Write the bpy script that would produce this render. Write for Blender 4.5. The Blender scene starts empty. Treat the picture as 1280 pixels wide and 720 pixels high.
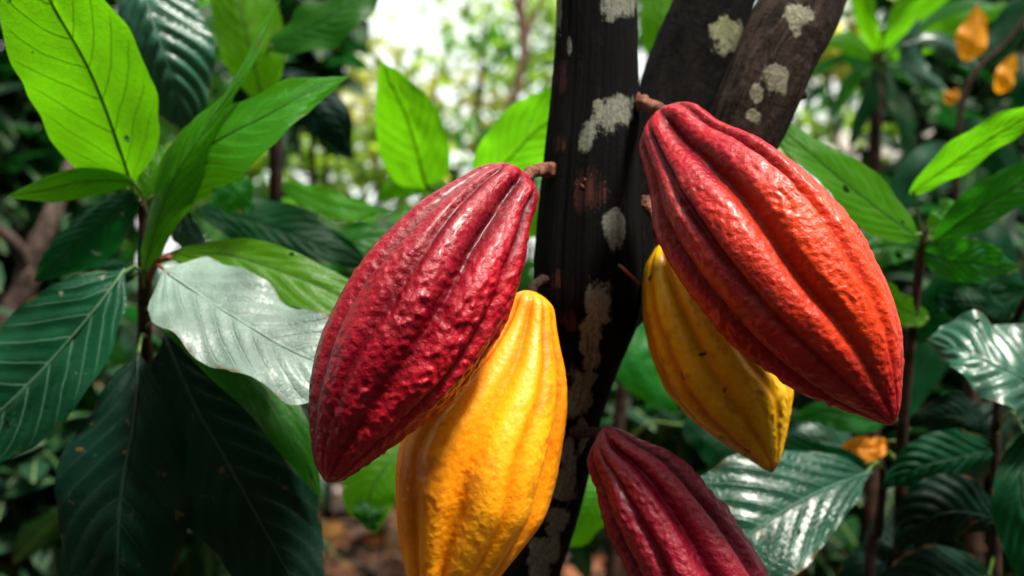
import bpy, math, random
import numpy as np
from mathutils import Vector, noise

random.seed(7)
rng = np.random.default_rng(7)
R = math.radians
sc = bpy.context.scene
COL = sc.collection
H = 0.85                       # camera height above the ground
K = 36.0 / 35.0 / 1280.0       # metres per photo pixel at one metre


def P(x, y, d):
    return np.array([(x - 640) * K * d, d, H - (y - 360) * K * d])


# ------------------------------------------------------------------ scene settings
cam = bpy.data.cameras.new('camera')
co = bpy.data.objects.new('camera', cam)
COL.objects.link(co)
co.location = (0, 0, H)
co.rotation_euler = (R(90), 0, 0)
cam.lens = 35
cam.sensor_width = 36
cam.clip_start = 0.02
cam.clip_end = 400
cam.dof.use_dof = True
cam.dof.focus_distance = 0.585
cam.dof.aperture_fstop = 4.6
sc.camera = co
sc.view_settings.view_transform = 'Standard'
sc.view_settings.look = 'None'
sc.view_settings.gamma = 1
sc.view_settings.exposure = 1.05
sc.cycles.use_denoising = True
sc.cycles.max_bounces = 6
sc.cycles.diffuse_bounces = 3
sc.cycles.glossy_bounces = 2
sc.cycles.sample_clamp_indirect = 6

SUN = Vector((0.34, -0.28, 0.90)).normalized()
elev = math.asin(SUN.z)
w = bpy.data.worlds.new('World')
sc.world = w
w.use_nodes = True
nt = w.node_tree
sky = nt.nodes.new('ShaderNodeTexSky')
sky.sky_type = 'NISHITA'
sky.sun_disc = False
sky.sun_elevation = elev
sky.sun_rotation = math.atan2(SUN.x, SUN.y)
sky.dust_density = 6
sky.air_density = 1.0
sky.ozone_density = 0.6
# thin bright cloud over most of the sky, thickest towards the horizon
def wn(t, **k):
    n_ = nt.nodes.new('ShaderNode' + t)
    for a_, b_ in k.items():
        setattr(n_, a_, b_)
    return n_
tcw = wn('TexCoord')
sepw = wn('SeparateXYZ')
nt.links.new(tcw.outputs['Generated'], sepw.inputs[0])
nz = wn('TexNoise')
nz.inputs['Scale'].default_value = 2.2
nz.inputs['Detail'].default_value = 6
nt.links.new(tcw.outputs['Generated'], nz.inputs['Vector'])
mr = wn('MapRange')
mr.inputs[1].default_value = .35
mr.inputs[2].default_value = .60
nt.links.new(nz.outputs[0], mr.inputs[0])
hz = wn('MapRange')
hz.inputs[1].default_value = .75
hz.inputs[2].default_value = .15
nt.links.new(sepw.outputs[2], hz.inputs[0])
mxm = wn('Math', operation='MAXIMUM')
nt.links.new(mr.outputs[0], mxm.inputs[0])
nt.links.new(hz.outputs[0], mxm.inputs[1])
cm = wn('Mix', data_type='RGBA')
nt.links.new(mxm.outputs[0], cm.inputs[0])
nt.links.new(sky.outputs[0], cm.inputs[6])
cm.inputs[7].default_value = (11.5, 12.0, 11.4, 1)
nt.links.new(cm.outputs[2], nt.nodes['Background'].inputs[0])
nt.nodes['Background'].inputs[1].default_value = 0.07
sl = bpy.data.lights.new('sun', 'SUN')
sl.energy = 4.8
sl.angle = R(10)
sl.color = (1.0, 0.95, 0.86)
so = bpy.data.objects.new('sun', sl)
COL.objects.link(so)
so.rotation_euler = (-SUN).to_track_quat('-Z', 'Y').to_euler()
so.location = (0, 0, 5)


# ------------------------------------------------------------------ node helpers
class N:
    def __init__(s, name):
        s.m = bpy.data.materials.new(name)
        s.m.use_nodes = True
        s.t = s.m.node_tree
        s.t.nodes.clear()

    def n(s, typ, ins=None, **kw):
        nd = s.t.nodes.new('ShaderNode' + typ)
        for k, v in kw.items():
            setattr(nd, k, v)
        for k, v in (ins or {}).items():
            if isinstance(v, bpy.types.NodeSocket):
                s.t.links.new(v, nd.inputs[k])
            else:
                nd.inputs[k].default_value = v
        return nd

    def math(s, op, a, b=0.0, c=0.0, clamp=False):
        nd = s.n('Math', {0: a, 1: b, 2: c}, operation=op)
        nd.use_clamp = clamp
        return nd.outputs[0]

    def mix(s, f, a, b, mode='MIX'):
        nd = s.n('Mix', data_type='RGBA', blend_type=mode)
        for sock, v in ((nd.inputs[0], f), (nd.inputs[6], a), (nd.inputs[7], b)):
            if isinstance(v, bpy.types.NodeSocket):
                s.t.links.new(v, sock)
            else:
                sock.default_value = v if not isinstance(v, tuple) else (*v[:3], 1)
        return nd.outputs[2]

    def ramp(s, f, stops):
        nd = s.n('ValToRGB', {0: f})
        cr = nd.color_ramp
        while len(cr.elements) < len(stops):
            cr.elements.new(0.5)
        for e, (p, c) in zip(cr.elements, stops):
            e.position = p
            e.color = (*c, 1) if isinstance(c, tuple) else (c, c, c, 1)
        return nd.outputs[0]

    def noise(s, vec, scale, detail=4, rough=.5, dist=0.0):
        return s.n('TexNoise', {'Vector': vec, 'Scale': scale, 'Detail': detail, 'Roughness': rough, 'Distortion': dist}).outputs[0]

    def smooth(s, v, lo, hi):
        nd = s.n('MapRange', {0: v, 1: lo, 2: hi, 3: 0.0, 4: 1.0}, interpolation_type='SMOOTHSTEP')
        return nd.outputs[0]

    def out(s, sh):
        o = s.n('OutputMaterial')
        s.t.links.new(sh, o.inputs[0])
        return s.m


def leaf_mat(name, base, trans, tf=0.4, rough=0.38, spec=0.5, vein=None, vs=0.5, nveins=11, blot=0.25, coat=0.0,
             spots=0.35, spotcol=(0.10, 0.05, 0.02), bump=0.5, rand=0.0, holes=.775):
    """A leaf: midrib, herringbone side veins, fine netting, light passing through the blade."""
    m = N(name)
    uv = m.n('UVMap').outputs[0]
    sep = m.n('SeparateXYZ', {0: uv})
    u, v = sep.outputs[0], sep.outputs[1]
    av = m.math('ABSOLUTE', m.math('MULTIPLY_ADD', v, 2.0, -1.0))
    obj = m.n('TexCoord').outputs[3]
    n1 = m.noise(obj, 22, 5)
    ph = m.math('SUBTRACT', u, m.math('MULTIPLY', m.math('POWER', av, 1.2), 0.28))
    ph = m.math('MULTIPLY', ph, float(nveins))
    ph = m.math('ADD', ph, m.math('MULTIPLY', n1, 0.5))
    fr = m.math('ABSOLUTE', m.math('SUBTRACT', m.math('FRACT', ph), 0.5))      # 0.5 at a vein
    lat = m.smooth(fr, 0.435, 0.49)
    lat = m.math('MULTIPLY', lat, m.smooth(av, 1.0, 0.75))
    mid = m.smooth(av, 0.045, 0.015)
    vv = m.math('MAXIMUM', lat, mid)
    net = m.n('TexVoronoi', {'Vector': obj, 'Scale': 190.0}, feature='DISTANCE_TO_EDGE').outputs[0]
    netm = m.smooth(net, 0.12, 0.0)
    fine = m.noise(obj, 260, 3)
    big = m.noise(obj, 9, 4)
    vein = vein or tuple(min(1, c * 1.9 + .03) for c in base)
    dark = tuple(c * .55 for c in base)
    c = m.mix(m.smooth(big, .35, .7), dark if blot > .3 else tuple(c * .8 for c in base), base)
    c = m.mix(m.math('MULTIPLY', m.smooth(n1, .45, .7), blot), c, tuple(min(1, x * 1.45 + .01) for x in base))
    c = m.mix(m.math('MULTIPLY', netm, .25), c, tuple(x * .6 for x in base))
    c = m.mix(m.math('MULTIPLY', vv, vs), c, vein)
    if spots:
        sp = m.noise(obj, 75, 2)
        spm = m.math('MULTIPLY', m.smooth(sp, .70 - spots * .1, .74), m.smooth(big, .45, .6))
        c = m.mix(m.math('MULTIPLY', spm, .9), c, spotcol)
    # browned, nibbled looking margin and tip
    brn = m.math('MULTIPLY', m.smooth(av, .90, .985), m.smooth(m.noise(obj, 34, 4), .52, .60))
    brn = m.math('MAXIMUM', brn, m.math('MULTIPLY', m.smooth(u, .95, .985), .7))
    c = m.mix(m.math('MULTIPLY', brn, .75), c, (.09, .045, .012))
    pale = m.math('MULTIPLY', m.smooth(m.noise(obj, 150, 2), .70, .75), .35)
    c = m.mix(pale, c, tuple(min(1, x * 2.2 + .03) for x in base))
    if rand:
        oi = m.n('ObjectInfo').outputs['Random']
        hsv = m.n('HueSaturation', {'Hue': m.math('MULTIPLY_ADD', oi, rand * .12, .5 - rand * .06),
                                    'Value': m.math('MULTIPLY_ADD', oi, rand, 1 - rand * .5), 'Color': c})
        c = hsv.outputs[0]
    tc = m.mix(m.math('MULTIPLY', vv, .75), m.mix(m.smooth(big, .3, .7), tuple(x * .75 for x in trans), trans),
               tuple(x * .25 for x in trans))
    tc = m.mix(m.math('MULTIPLY', netm, .3), tc, tuple(x * .6 for x in trans))
    hgt = m.math('ADD', m.math('MULTIPLY', vv, -.6), m.math('MULTIPLY', fine, .35))
    hgt = m.math('ADD', hgt, m.math('MULTIPLY', netm, -.25))
    hgt = m.math('ADD', hgt, m.math('MULTIPLY', m.noise(obj, 60, 3), .9))
    b = m.n('Bump', {'Strength': bump, 'Distance': .0008, 'Height': hgt}).outputs[0]
    rg = m.math('MULTIPLY_ADD', m.noise(obj, 30, 4), .3, rough - .15)
    p = m.n('BsdfPrincipled', {'Base Color': c, 'Roughness': rg, 'Specular IOR Level': spec * .8, 'Normal': b,
                               'Coat Weight': coat, 'Coat Roughness': .3})
    t = m.n('BsdfTranslucent', {'Color': tc, 'Normal': b})
    mx = m.n('MixShader', {0: tf, 1: p.outputs[0], 2: t.outputs[0]})
    hole = m.math('MULTIPLY', m.math('GREATER_THAN', m.noise(obj, 62, 1), holes), m.math('GREATER_THAN', av, .12))
    m2 = m.n('MixShader', {0: hole, 1: mx.outputs[0], 2: m.n('BsdfTransparent').outputs[0]})
    return m.out(m2.outputs[0])


def far_leaf_mat(name, cols, trans, tf=.45, rough=.4, spec=.5):
    m = N(name)
    ri = m.n('NewGeometry').outputs['Random Per Island']
    stops = [(i / max(1, len(cols) - 1), c) for i, c in enumerate(cols)]
    c = m.ramp(ri, stops)
    uv = m.n('UVMap').outputs[0]
    sep = m.n('SeparateXYZ', {0: uv})
    av = m.math('ABSOLUTE', m.math('MULTIPLY_ADD', sep.outputs[1], 2.0, -1.0))
    c = m.mix(m.math('MULTIPLY', m.smooth(av, .1, .03), .4), c, (.25, .35, .12))
    ri2 = m.math('FRACT', m.math('MULTIPLY', ri, 7.13))
    tcol = m.mix(ri2, tuple(x * .35 for x in trans), trans)
    p = m.n('BsdfPrincipled', {'Base Color': c, 'Roughness': rough, 'Specular IOR Level': spec})
    t = m.n('BsdfTranslucent', {'Color': tcol})
    return m.out(m.n('MixShader', {0: tf, 1: p.outputs[0], 2: t.outputs[0]}).outputs[0])


def pod_mat(name, ridge, groove, blush, blush_at, blush_w, wear, wear_amt, rough=.42, blush_len=(.1, .9), spots=0.0,
            speck=(.20, .008, .015), bumpd=.0012, spot_col=(.05, .02, .008), coat=.25, sss=.06):
    """A pod husk: base colour on the ridges, darker in the furrows, a ripening blush on one flank, scuffs and specks."""
    m = N(name)
    uv = m.n('UVMap').outputs[0]
    sep = m.n('SeparateXYZ', {0: uv})
    u, th = sep.outputs[0], sep.outputs[1]
    obj = m.n('TexCoord').outputs[3]
    g = m.n('Attribute', attribute_name='groove').outputs['Fac']
    n_big = m.noise(obj, 16, 5, .6)
    n_mid = m.noise(obj, 70, 5, .6)
    n_fine = m.noise(obj, 330, 4, .65)
    c = m.mix(g, ridge, groove)  # furrow floors darker than the ridges
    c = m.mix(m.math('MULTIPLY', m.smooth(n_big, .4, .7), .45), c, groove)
    # blush: distance in angle from blush_at
    d = m.math('ABSOLUTE', m.math('SUBTRACT', m.math('FRACT', m.math('ADD', m.math('SUBTRACT', th, blush_at), .5)), .5))
    d = m.math('ADD', d, m.math('MULTIPLY_ADD', n_big, .14, -.07))
    d = m.math('ADD', d, m.math('MULTIPLY_ADD', n_mid, .06, -.03))
    bl = m.math('MULTIPLY', m.smooth(d, blush_w, blush_w * .2), m.smooth(u, blush_len[0], blush_len[0] + .25))
    bl = m.math('MULTIPLY', bl, m.smooth(u, blush_len[1] + .12, blush_len[1] - .12))
    bl = m.math('MULTIPLY', bl, m.math('MULTIPLY_ADD', g, -.55, 1.0))
    c = m.mix(bl, c, blush)
    c = m.mix(m.math('MULTIPLY', m.smooth(n_fine, .52, .66), .35), c, speck)
    wr = m.math('MULTIPLY', m.smooth(m.math('ADD', n_mid, m.math('MULTIPLY', n_big, .6)), .88 - wear_amt * .12, 1.0), wear_amt)
    c = m.mix(wr, c, wear)
    if spots:
        sv = m.n('TexVoronoi', {'Vector': m.n('VectorMath', {0: obj, 1: m.n('VectorMath', {0: m.n('TexNoise', {'Vector': obj, 'Scale': 60.0}).outputs[1], 'Scale': .02}, operation='SCALE').outputs[0]}, operation='ADD').outputs[0], 'Scale': 62.0})
        sm = m.math('MULTIPLY', m.smooth(sv.outputs[0], .20, .08), m.smooth(m.noise(obj, 28, 3), .42, .52))
        c = m.mix(m.math('MULTIPLY', sm, spots), c, spot_col)
        tip = m.smooth(u, .955, .995)
        c = m.mix(m.math('MULTIPLY', tip, .8), c, (.06, .015, .01))
    vo = m.n('TexVoronoi', {'Vector': obj, 'Scale': 260.0}, feature='SMOOTH_F1').outputs[0]
    h = m.math('ADD', m.math('MULTIPLY', n_fine, .9), m.math('MULTIPLY', vo, -.8))
    h = m.math('ADD', h, m.math('MULTIPLY', n_mid, .8))
    b = m.n('Bump', {'Strength': .7, 'Distance': bumpd, 'Height': h}).outputs[0]
    rg = m.math('MULTIPLY_ADD', n_mid, .35, rough - .17)
    p = m.n('BsdfPrincipled', {'Base Color': c, 'Roughness': rg, 'Specular IOR Level': m.math('MULTIPLY_ADD', g, -.22, .30), 'Normal': b,
                               'Coat Weight': coat, 'Coat Roughness': .22, 'Subsurface Weight': sss,
                               'Subsurface Scale': .004 if sss < .1 else .012})
    p.inputs['Subsurface Radius'].default_value = (1, .3, .1)
    return m.out(p.outputs[0])


def bark_mat(name, dark, light, lichen=(.36, .38, .28), scale=1.0, rough=.9, red=0.0):
    m = N(name)
    uv = m.n('UVMap').outputs[0]
    obj = m.n('TexCoord').outputs[3]
    st = m.n('Mapping', {'Vector': uv, 'Scale': (20 * scale, 24 * scale, 1)}).outputs[0]
    crack = m.noise(st, 1.0, 8, .7, 1.4)
    cross = m.noise(m.n('Mapping', {'Vector': uv, 'Scale': (75 * scale, 9 * scale, 1)}).outputs[0], 1.0, 5, .6, .4)
    fine = m.noise(obj, 420, 4, .6)
    c = m.mix(m.smooth(crack, .38, .66), dark, light)
    c = m.mix(m.math('MULTIPLY', m.smooth(cross, .56, .7), .45), c, tuple(x * 1.6 for x in light))
    c = m.mix(m.math('MULTIPLY', m.smooth(fine, .5, .62), .35), c, dark)
    if red:
        rd = m.math('MULTIPLY', m.smooth(m.noise(obj, 26, 3), .60, .68), m.smooth(crack, .5, .6))
        c = m.mix(m.math('MULTIPLY', rd, red), c, (.22, .07, .05))
    sc_ = m.n('Attribute', attribute_name='scar').outputs['Fac']
    scm = m.math('MULTIPLY', m.smooth(m.math('ADD', sc_, m.math('MULTIPLY_ADD', fine, .8, -.4)), .5, .7), m.smooth(crack, .42, .56))
    c = m.mix(m.math('MULTIPLY', scm, .9), c, (.060, .020, .016))
    la = m.n('Attribute', attribute_name='lichen').outputs['Fac']
    edge = m.math('ADD', la, m.math('MULTIPLY_ADD', m.noise(obj, 240, 5, .7), .55, -.28))
    edge = m.math('ADD', edge, m.math('MULTIPLY_ADD', crack, .5, -.25))
    lm = m.math('MULTIPLY', m.smooth(edge, .43, .56), .95)
    lc = m.mix(m.smooth(fine, .38, .62), tuple(x * .6 for x in lichen), lichen)
    lc = m.mix(m.math('MULTIPLY', m.smooth(m.noise(obj, 90, 3), .5, .65), .5), lc, (lichen[0] * .7, lichen[1] * .8, lichen[2] * .5))
    lc = m.mix(m.math('MULTIPLY', m.smooth(crack, .42, .3), .8), lc, tuple(x * 2 for x in dark))
    c = m.mix(lm, c, lc)
    h = m.math('ADD', m.math('MULTIPLY', crack, 1.6), m.math('MULTIPLY', fine, .35))
    h = m.math('ADD', h, m.math('MULTIPLY', cross, .9))
    h = m.math('ADD', h, m.math('MULTIPLY', lm, .6))
    b = m.n('Bump', {'Strength': .8, 'Distance': .0025, 'Height': h}).outputs[0]
    p = m.n('BsdfPrincipled', {'Base Color': c, 'Roughness': rough, 'Specular IOR Level': .08, 'Normal': b})
    return m.out(p.outputs[0])


def simple_mat(name, a, b, scale=40, rough=.7, bump=.4, spec=.3):
    m = N(name)
    obj = m.n('TexCoord').outputs[3]
    n1 = m.noise(obj, scale, 5, .6)
    c = m.mix(m.smooth(n1, .35, .65), a, b)
    bp = m.n('Bump', {'Strength': bump, 'Distance': .002, 'Height': m.noise(obj, scale * 4, 4)}).outputs[0]
    p = m.n('BsdfPrincipled', {'Base Color': c, 'Roughness': rough, 'Normal': bp, 'Specular IOR Level': spec})
    return m.out(p.outputs[0])


M = {
    'lime': leaf_mat('lime_leaf', (.07, .22, .005), (.15, .50, .003), .60, .45, .4, vs=.35, vein=(.06, .13, .02), nveins=9),
    'fresh': leaf_mat('fresh_leaf', (.035, .17, .004), (.17, .60, .006), .5, .48, .2, vs=.55, vein=(.018, .075, .008), rand=.25),
    'mid': leaf_mat('mid_leaf', (.009, .090, .007), (.04, .34, .008), .38, .45, .2, vs=.4, rand=.3),
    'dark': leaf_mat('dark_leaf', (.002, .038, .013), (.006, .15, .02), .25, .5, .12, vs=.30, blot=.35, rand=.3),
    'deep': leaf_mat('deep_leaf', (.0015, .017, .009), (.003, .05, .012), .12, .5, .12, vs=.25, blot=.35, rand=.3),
    'gloss': leaf_mat('glossy_leaf', (.003, .055, .022), (.01, .13, .02), .15, .40, .25, vs=.55, vein=(.10, .22, .14), blot=.35, coat=.08, nveins=9, spots=.15, spotcol=(.35, .3, .22)),
    'sky_sheen': leaf_mat('sky_sheen_leaf', (.17, .25, .21), (.10, .3, .12), .12, .5, .5, vs=.3, vein=(.30, .4, .33), blot=.4, coat=.12, bump=1.0, holes=.99, spots=0.0),  # pale base and veins stand in for sky reflected off the blade
    'sheen': leaf_mat('sheen_leaf', (.012, .085, .045), (.02, .14, .05), .15, .38, .5, vs=.4, vein=(.08, .18, .13), blot=.4, coat=.28),
    'quilt': leaf_mat('quilted_leaf', (.004, .055, .028), (.01, .10, .03), .12, .33, .5, vs=.45, vein=(.07, .18, .12), blot=.35, coat=.16, bump=.8),
    'orange': leaf_mat('orange_leaf', (.75, .27, .010), (.95, .40, .01), .5, .5, .3, vs=.2, vein=(.5, .15, .01), spots=.2, rand=.2),
}
petiole_green = simple_mat('petiole_green', (.05, .12, .02), (.10, .16, .03), 80, .5)
petiole_red = simple_mat('petiole_red', (.20, .035, .02), (.10, .04, .02), 80, .55)
RIB = {k: simple_mat('rib_' + k, c, tuple(x * .7 for x in c), 80, .5) for k, c in {
    'lime': (.035, .10, .012), 'fresh': (.03, .11, .012), 'mid': (.02, .09, .016), 'dark': (.012, .05, .024), 'deep': (.007, .028, .016),
    'gloss': (.06, .14, .07), 'sky_sheen': (.26, .34, .28), 'sheen': (.04, .12, .08), 'quilt': (.03, .10, .06), 'orange': (.5, .16, .01)}.items()}
stem_brown = simple_mat('stem_brown', (.012, .008, .006), (.045, .024, .017), 60, .85, spec=.1)
stalk_mat = simple_mat('stalk_skin', (.20, .075, .045), (.07, .028, .018), 130, .75, 1.0, .15)


stalk_dark = simple_mat('stalk_dark', (.035, .016, .012), (.012, .007, .005), 130, .85, 1.0, .1)


# ------------------------------------------------------------------ mesh helpers
def mesh_obj(name, verts, faces, mat, parent=None, uvs=None, attrs=None, smooth=True):
    me = bpy.data.meshes.new(name)
    verts = np.asarray(verts, float)
    if parent is not None:
        verts = verts - np.array(PLOC[parent.name])
    me.from_pydata(verts.tolist(), [], faces)
    if smooth:
        me.polygons.foreach_set('use_smooth', [True] * len(me.polygons))
    if uvs is not None:
        l = me.uv_layers.new(name='UVMap')
        vi = np.empty(len(me.loops), np.int32)
        me.loops.foreach_get('vertex_index', vi)
        l.data.foreach_set('uv', np.asarray(uvs, np.float32)[vi].ravel())
    for k, a in (attrs or {}).items():
        at = me.attributes.new(k, 'FLOAT', 'POINT')
        at.data.foreach_set('value', np.asarray(a, np.float32))
    me.materials.append(mat)
    me.update()
    o = bpy.data.objects.new(name, me)
    COL.objects.link(o)
    if parent is not None:
        o.parent = parent
        PLOC[o.name] = PLOC[parent.name]
    else:
        PLOC[o.name] = (0, 0, 0)
    return o


PLOC = {}


def thing(name, label, cat, loc, group=None):
    o = bpy.data.objects.new(name, None)
    COL.objects.link(o)
    o.location = tuple(float(x) for x in loc)
    o.empty_display_size = .05
    o['label'] = label
    o['category'] = cat
    if group:
        o['group'] = group
    PLOC[o.name] = tuple(float(x) for x in loc)
    return o


def catmull(pts, n):
    pts = np.asarray(pts, float)
    if len(pts) == 2:
        t = np.linspace(0, 1, n)[:, None]
        return pts[0] * (1 - t) + pts[1] * t
    ext = np.vstack([2 * pts[0] - pts[1], pts, 2 * pts[-1] - pts[-2]])
    seg = np.linalg.norm(np.diff(pts[:, :2], axis=0), axis=1) if pts.shape[1] > 3 else np.linalg.norm(np.diff(pts, axis=0), axis=1)
    cum = np.concatenate([[0], np.cumsum(seg)])
    out = []
    for s in np.linspace(0, cum[-1], n):
        i = min(np.searchsorted(cum, s, 'right') - 1, len(pts) - 2)
        f = (s - cum[i]) / max(1e-9, seg[i])
        p0, p1, p2, p3 = ext[i], ext[i + 1], ext[i + 2], ext[i + 3]
        out.append(.5 * ((2 * p1) + (-p0 + p2) * f + (2 * p0 - 5 * p1 + 4 * p2 - p3) * f ** 2 + (-p0 + 3 * p1 - 3 * p2 + p3) * f ** 3))
    return np.array(out)


def frames(c):
    t = np.gradient(c, axis=0)
    t /= np.linalg.norm(t, axis=1)[:, None] + 1e-12
    ref = np.array([0, -1.0, 0])
    a = np.cross(t, ref)
    bad = np.linalg.norm(a, axis=1) < .05
    a[bad] = np.cross(t[bad], np.array([1.0, 0, 0]))
    a /= np.linalg.norm(a, axis=1)[:, None]
    b = np.cross(t, a)
    return t, a, b


def grid_faces(nu, nv, closed):
    f = []
    m = nv if closed else nv - 1
    for i in range(nu - 1):
        for j in range(m):
            k = (j + 1) % nv
            f.append((i * nv + j, i * nv + k, (i + 1) * nv + k, (i + 1) * nv + j))
    return f


def tube(name, pts, mat, parent=None, nu=24, nv=10, bump=0.0, cap=True):
    """pts: rows x, y, z, radius in metres"""
    p = catmull(pts, nu)
    c, r = p[:, :3], np.maximum(p[:, 3], 1e-4)
    t, a, b = frames(c)
    th = np.linspace(0, 2 * math.pi, nv, endpoint=False)
    V = []
    for i in range(nu):
        rr = np.full(nv, r[i])
        if bump:
            rr = rr * np.array([1 + bump * noise.noise(Vector((math.cos(q) * 1.3, math.sin(q) * 1.3, i * .35 + float(c[0, 0]) * 50))) for q in th])
        V.append(c[i] + rr[:, None] * (np.cos(th)[:, None] * a[i] + np.sin(th)[:, None] * b[i]))
    V = np.vstack(V)
    F = grid_faces(nu, nv, True)
    if cap:
        F.append(tuple(range(nv))[::-1])
        F.append(tuple((nu - 1) * nv + j for j in range(nv)))
    L = np.concatenate([[0], np.cumsum(np.linalg.norm(np.diff(c, axis=0), axis=1))])
    uv = np.array([(L[i] * 4, j / nv) for i in range(nu) for j in range(nv)])
    return mesh_obj(name, V, F, mat, parent, uv)


def px_tube(name, pts, mat, parent=None, **kw):
    """pts: rows photo x, y, depth, radius in photo pixels"""
    q = [(*P(x, y, d), r * K * d) for x, y, d, r in pts]
    return tube(name, q, mat, parent, **kw)


LPROF = lambda u: math.sin(math.pi * u ** .82) ** .8 * (1 - .25 * max(0, u - .7) / .3)


def leaf(parent, spine, W, tilt=(0, 0), mat='mid', prof=None, wave=.006, nw=3.0, quilt=.0022, nveins=11, nu=72, hv=12, arch=0.0,
         seed=0, node=None, pet=None, petr=2.2, label=None, dents=0.0, nm='leaf'):
    """spine: rows photo x, y, depth from stalk to tip; W: half widths in photo pixels on either side;
    tilt: how much farther each edge lies than the rib, per metre of width"""
    s = catmull(spine, nu)
    c = np.array([P(*r) for r in s])
    d2 = np.gradient(s[:, :2], axis=0)
    d2 /= np.linalg.norm(d2, axis=1)[:, None] + 1e-9
    n2 = np.stack([-d2[:, 1], d2[:, 0]], 1)
    u = np.linspace(0, 1, nu)
    if prof is None:
        pr = np.array([LPROF(x) for x in u])
    else:
        pr = np.interp(u, np.linspace(0, 1, len(prof)), prof)
        k = np.ones(7) / 7
        pr = np.convolve(np.pad(pr, 3, mode='edge'), k, 'valid') * np.minimum(1, np.minimum(u * 14 + .12, (1 - u) * 10 + .02))
    rs = random.Random(seed * 31 + 5)
    ph = rs.uniform(0, 6.28)
    vs = np.linspace(-1, 1, 2 * hv + 1)
    n = len(vs)
    V = np.zeros((nu, n, 3))
    scale = s[:, 2] * K
    for j, v in enumerate(vs):
        side = 0 if v > 0 else 1
        ww = pr * W[side] * abs(v) * scale
        if dents:
            dn = np.array([noise.noise(Vector((x * 9 + seed, side * 7.0, .3))) for x in u])
            ww = ww * (1 + dents * dn * abs(v) ** 3)
        off = np.stack([n2[:, 0] * np.sign(v) * ww, ww * tilt[side] + arch * ww * abs(v), -n2[:, 1] * np.sign(v) * ww], 1)
        V[:, j] = c + off
    du = np.gradient(V, axis=0)
    dv = np.gradient(V, axis=1)
    nn = np.cross(du, dv)
    nn /= np.linalg.norm(nn, axis=2)[:, :, None] + 1e-12
    nn *= -np.sign(np.sum(nn * V * np.array([1, 1, 0]), axis=2))[:, :, None] * -1
    nn = np.where((nn[:, :, 1] > 0)[:, :, None], -nn, nn)          # towards the camera side
    disp = np.zeros((nu, n))
    width = (W[0] + W[1]) * .5 * scale.mean()
    for i in range(nu):
        for j, v in enumerate(vs):
            a = abs(v)
            p_ = (u[i] - .28 * a ** 1.2) * nveins
            q = abs(math.sin(math.pi * (p_ + .5 + (.3 if v > 0 else 0))))
            h = quilt * (q ** .7 - .5) * min(1, a * 5) * (1 - .55 * a ** 3)
            h += wave * (a ** 2) * math.sin(u[i] * nw * 6.28 + ph + (1.7 if v > 0 else 0)) * min(1, u[i] * 5)
            h += .0014 * noise.noise(Vector((u[i] * 7 + seed, v * 3, .5)))
            h -= .0012 * math.exp(-(v / .06) ** 2)
            disp[i, j] = h * min(1, pr[i] * 3)
    V = V + nn * disp[:, :, None]
    V = V.reshape(-1, 3)
    uv = np.array([(x, (v + 1) / 2) for x in u for v in vs])
    o = mesh_obj(nm, V, grid_faces(nu, n, False), M[mat] if isinstance(mat, str) else mat, parent, uv)
    if label:
        o['label'] = label
    # midrib: a slim tapering tube standing a little out of the far side of the blade
    rp = [(*(c[i] + np.array([0, .0006, 0])), max(.0003, .0009 * (1 - .8 * u[i]) * min(1.6, width / .03))) for i in range(0, nu, 8)]
    rib = tube('midrib', rp, RIB[mat], o, nu=20, nv=6)
    if node is not None:
        b0 = P(*spine[0])
        nd = P(*node)
        mid = (b0 * .5 + nd * .5) + np.array([0, 0, .12 * np.linalg.norm(b0 - nd)])
        r = petr * K * spine[0][2]
        tube('petiole', [(*nd, r * 1.15), (*mid, r * .9), (*(c[2]), r)], pet or petiole_green, o, nu=12, nv=8)
    return o


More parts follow.
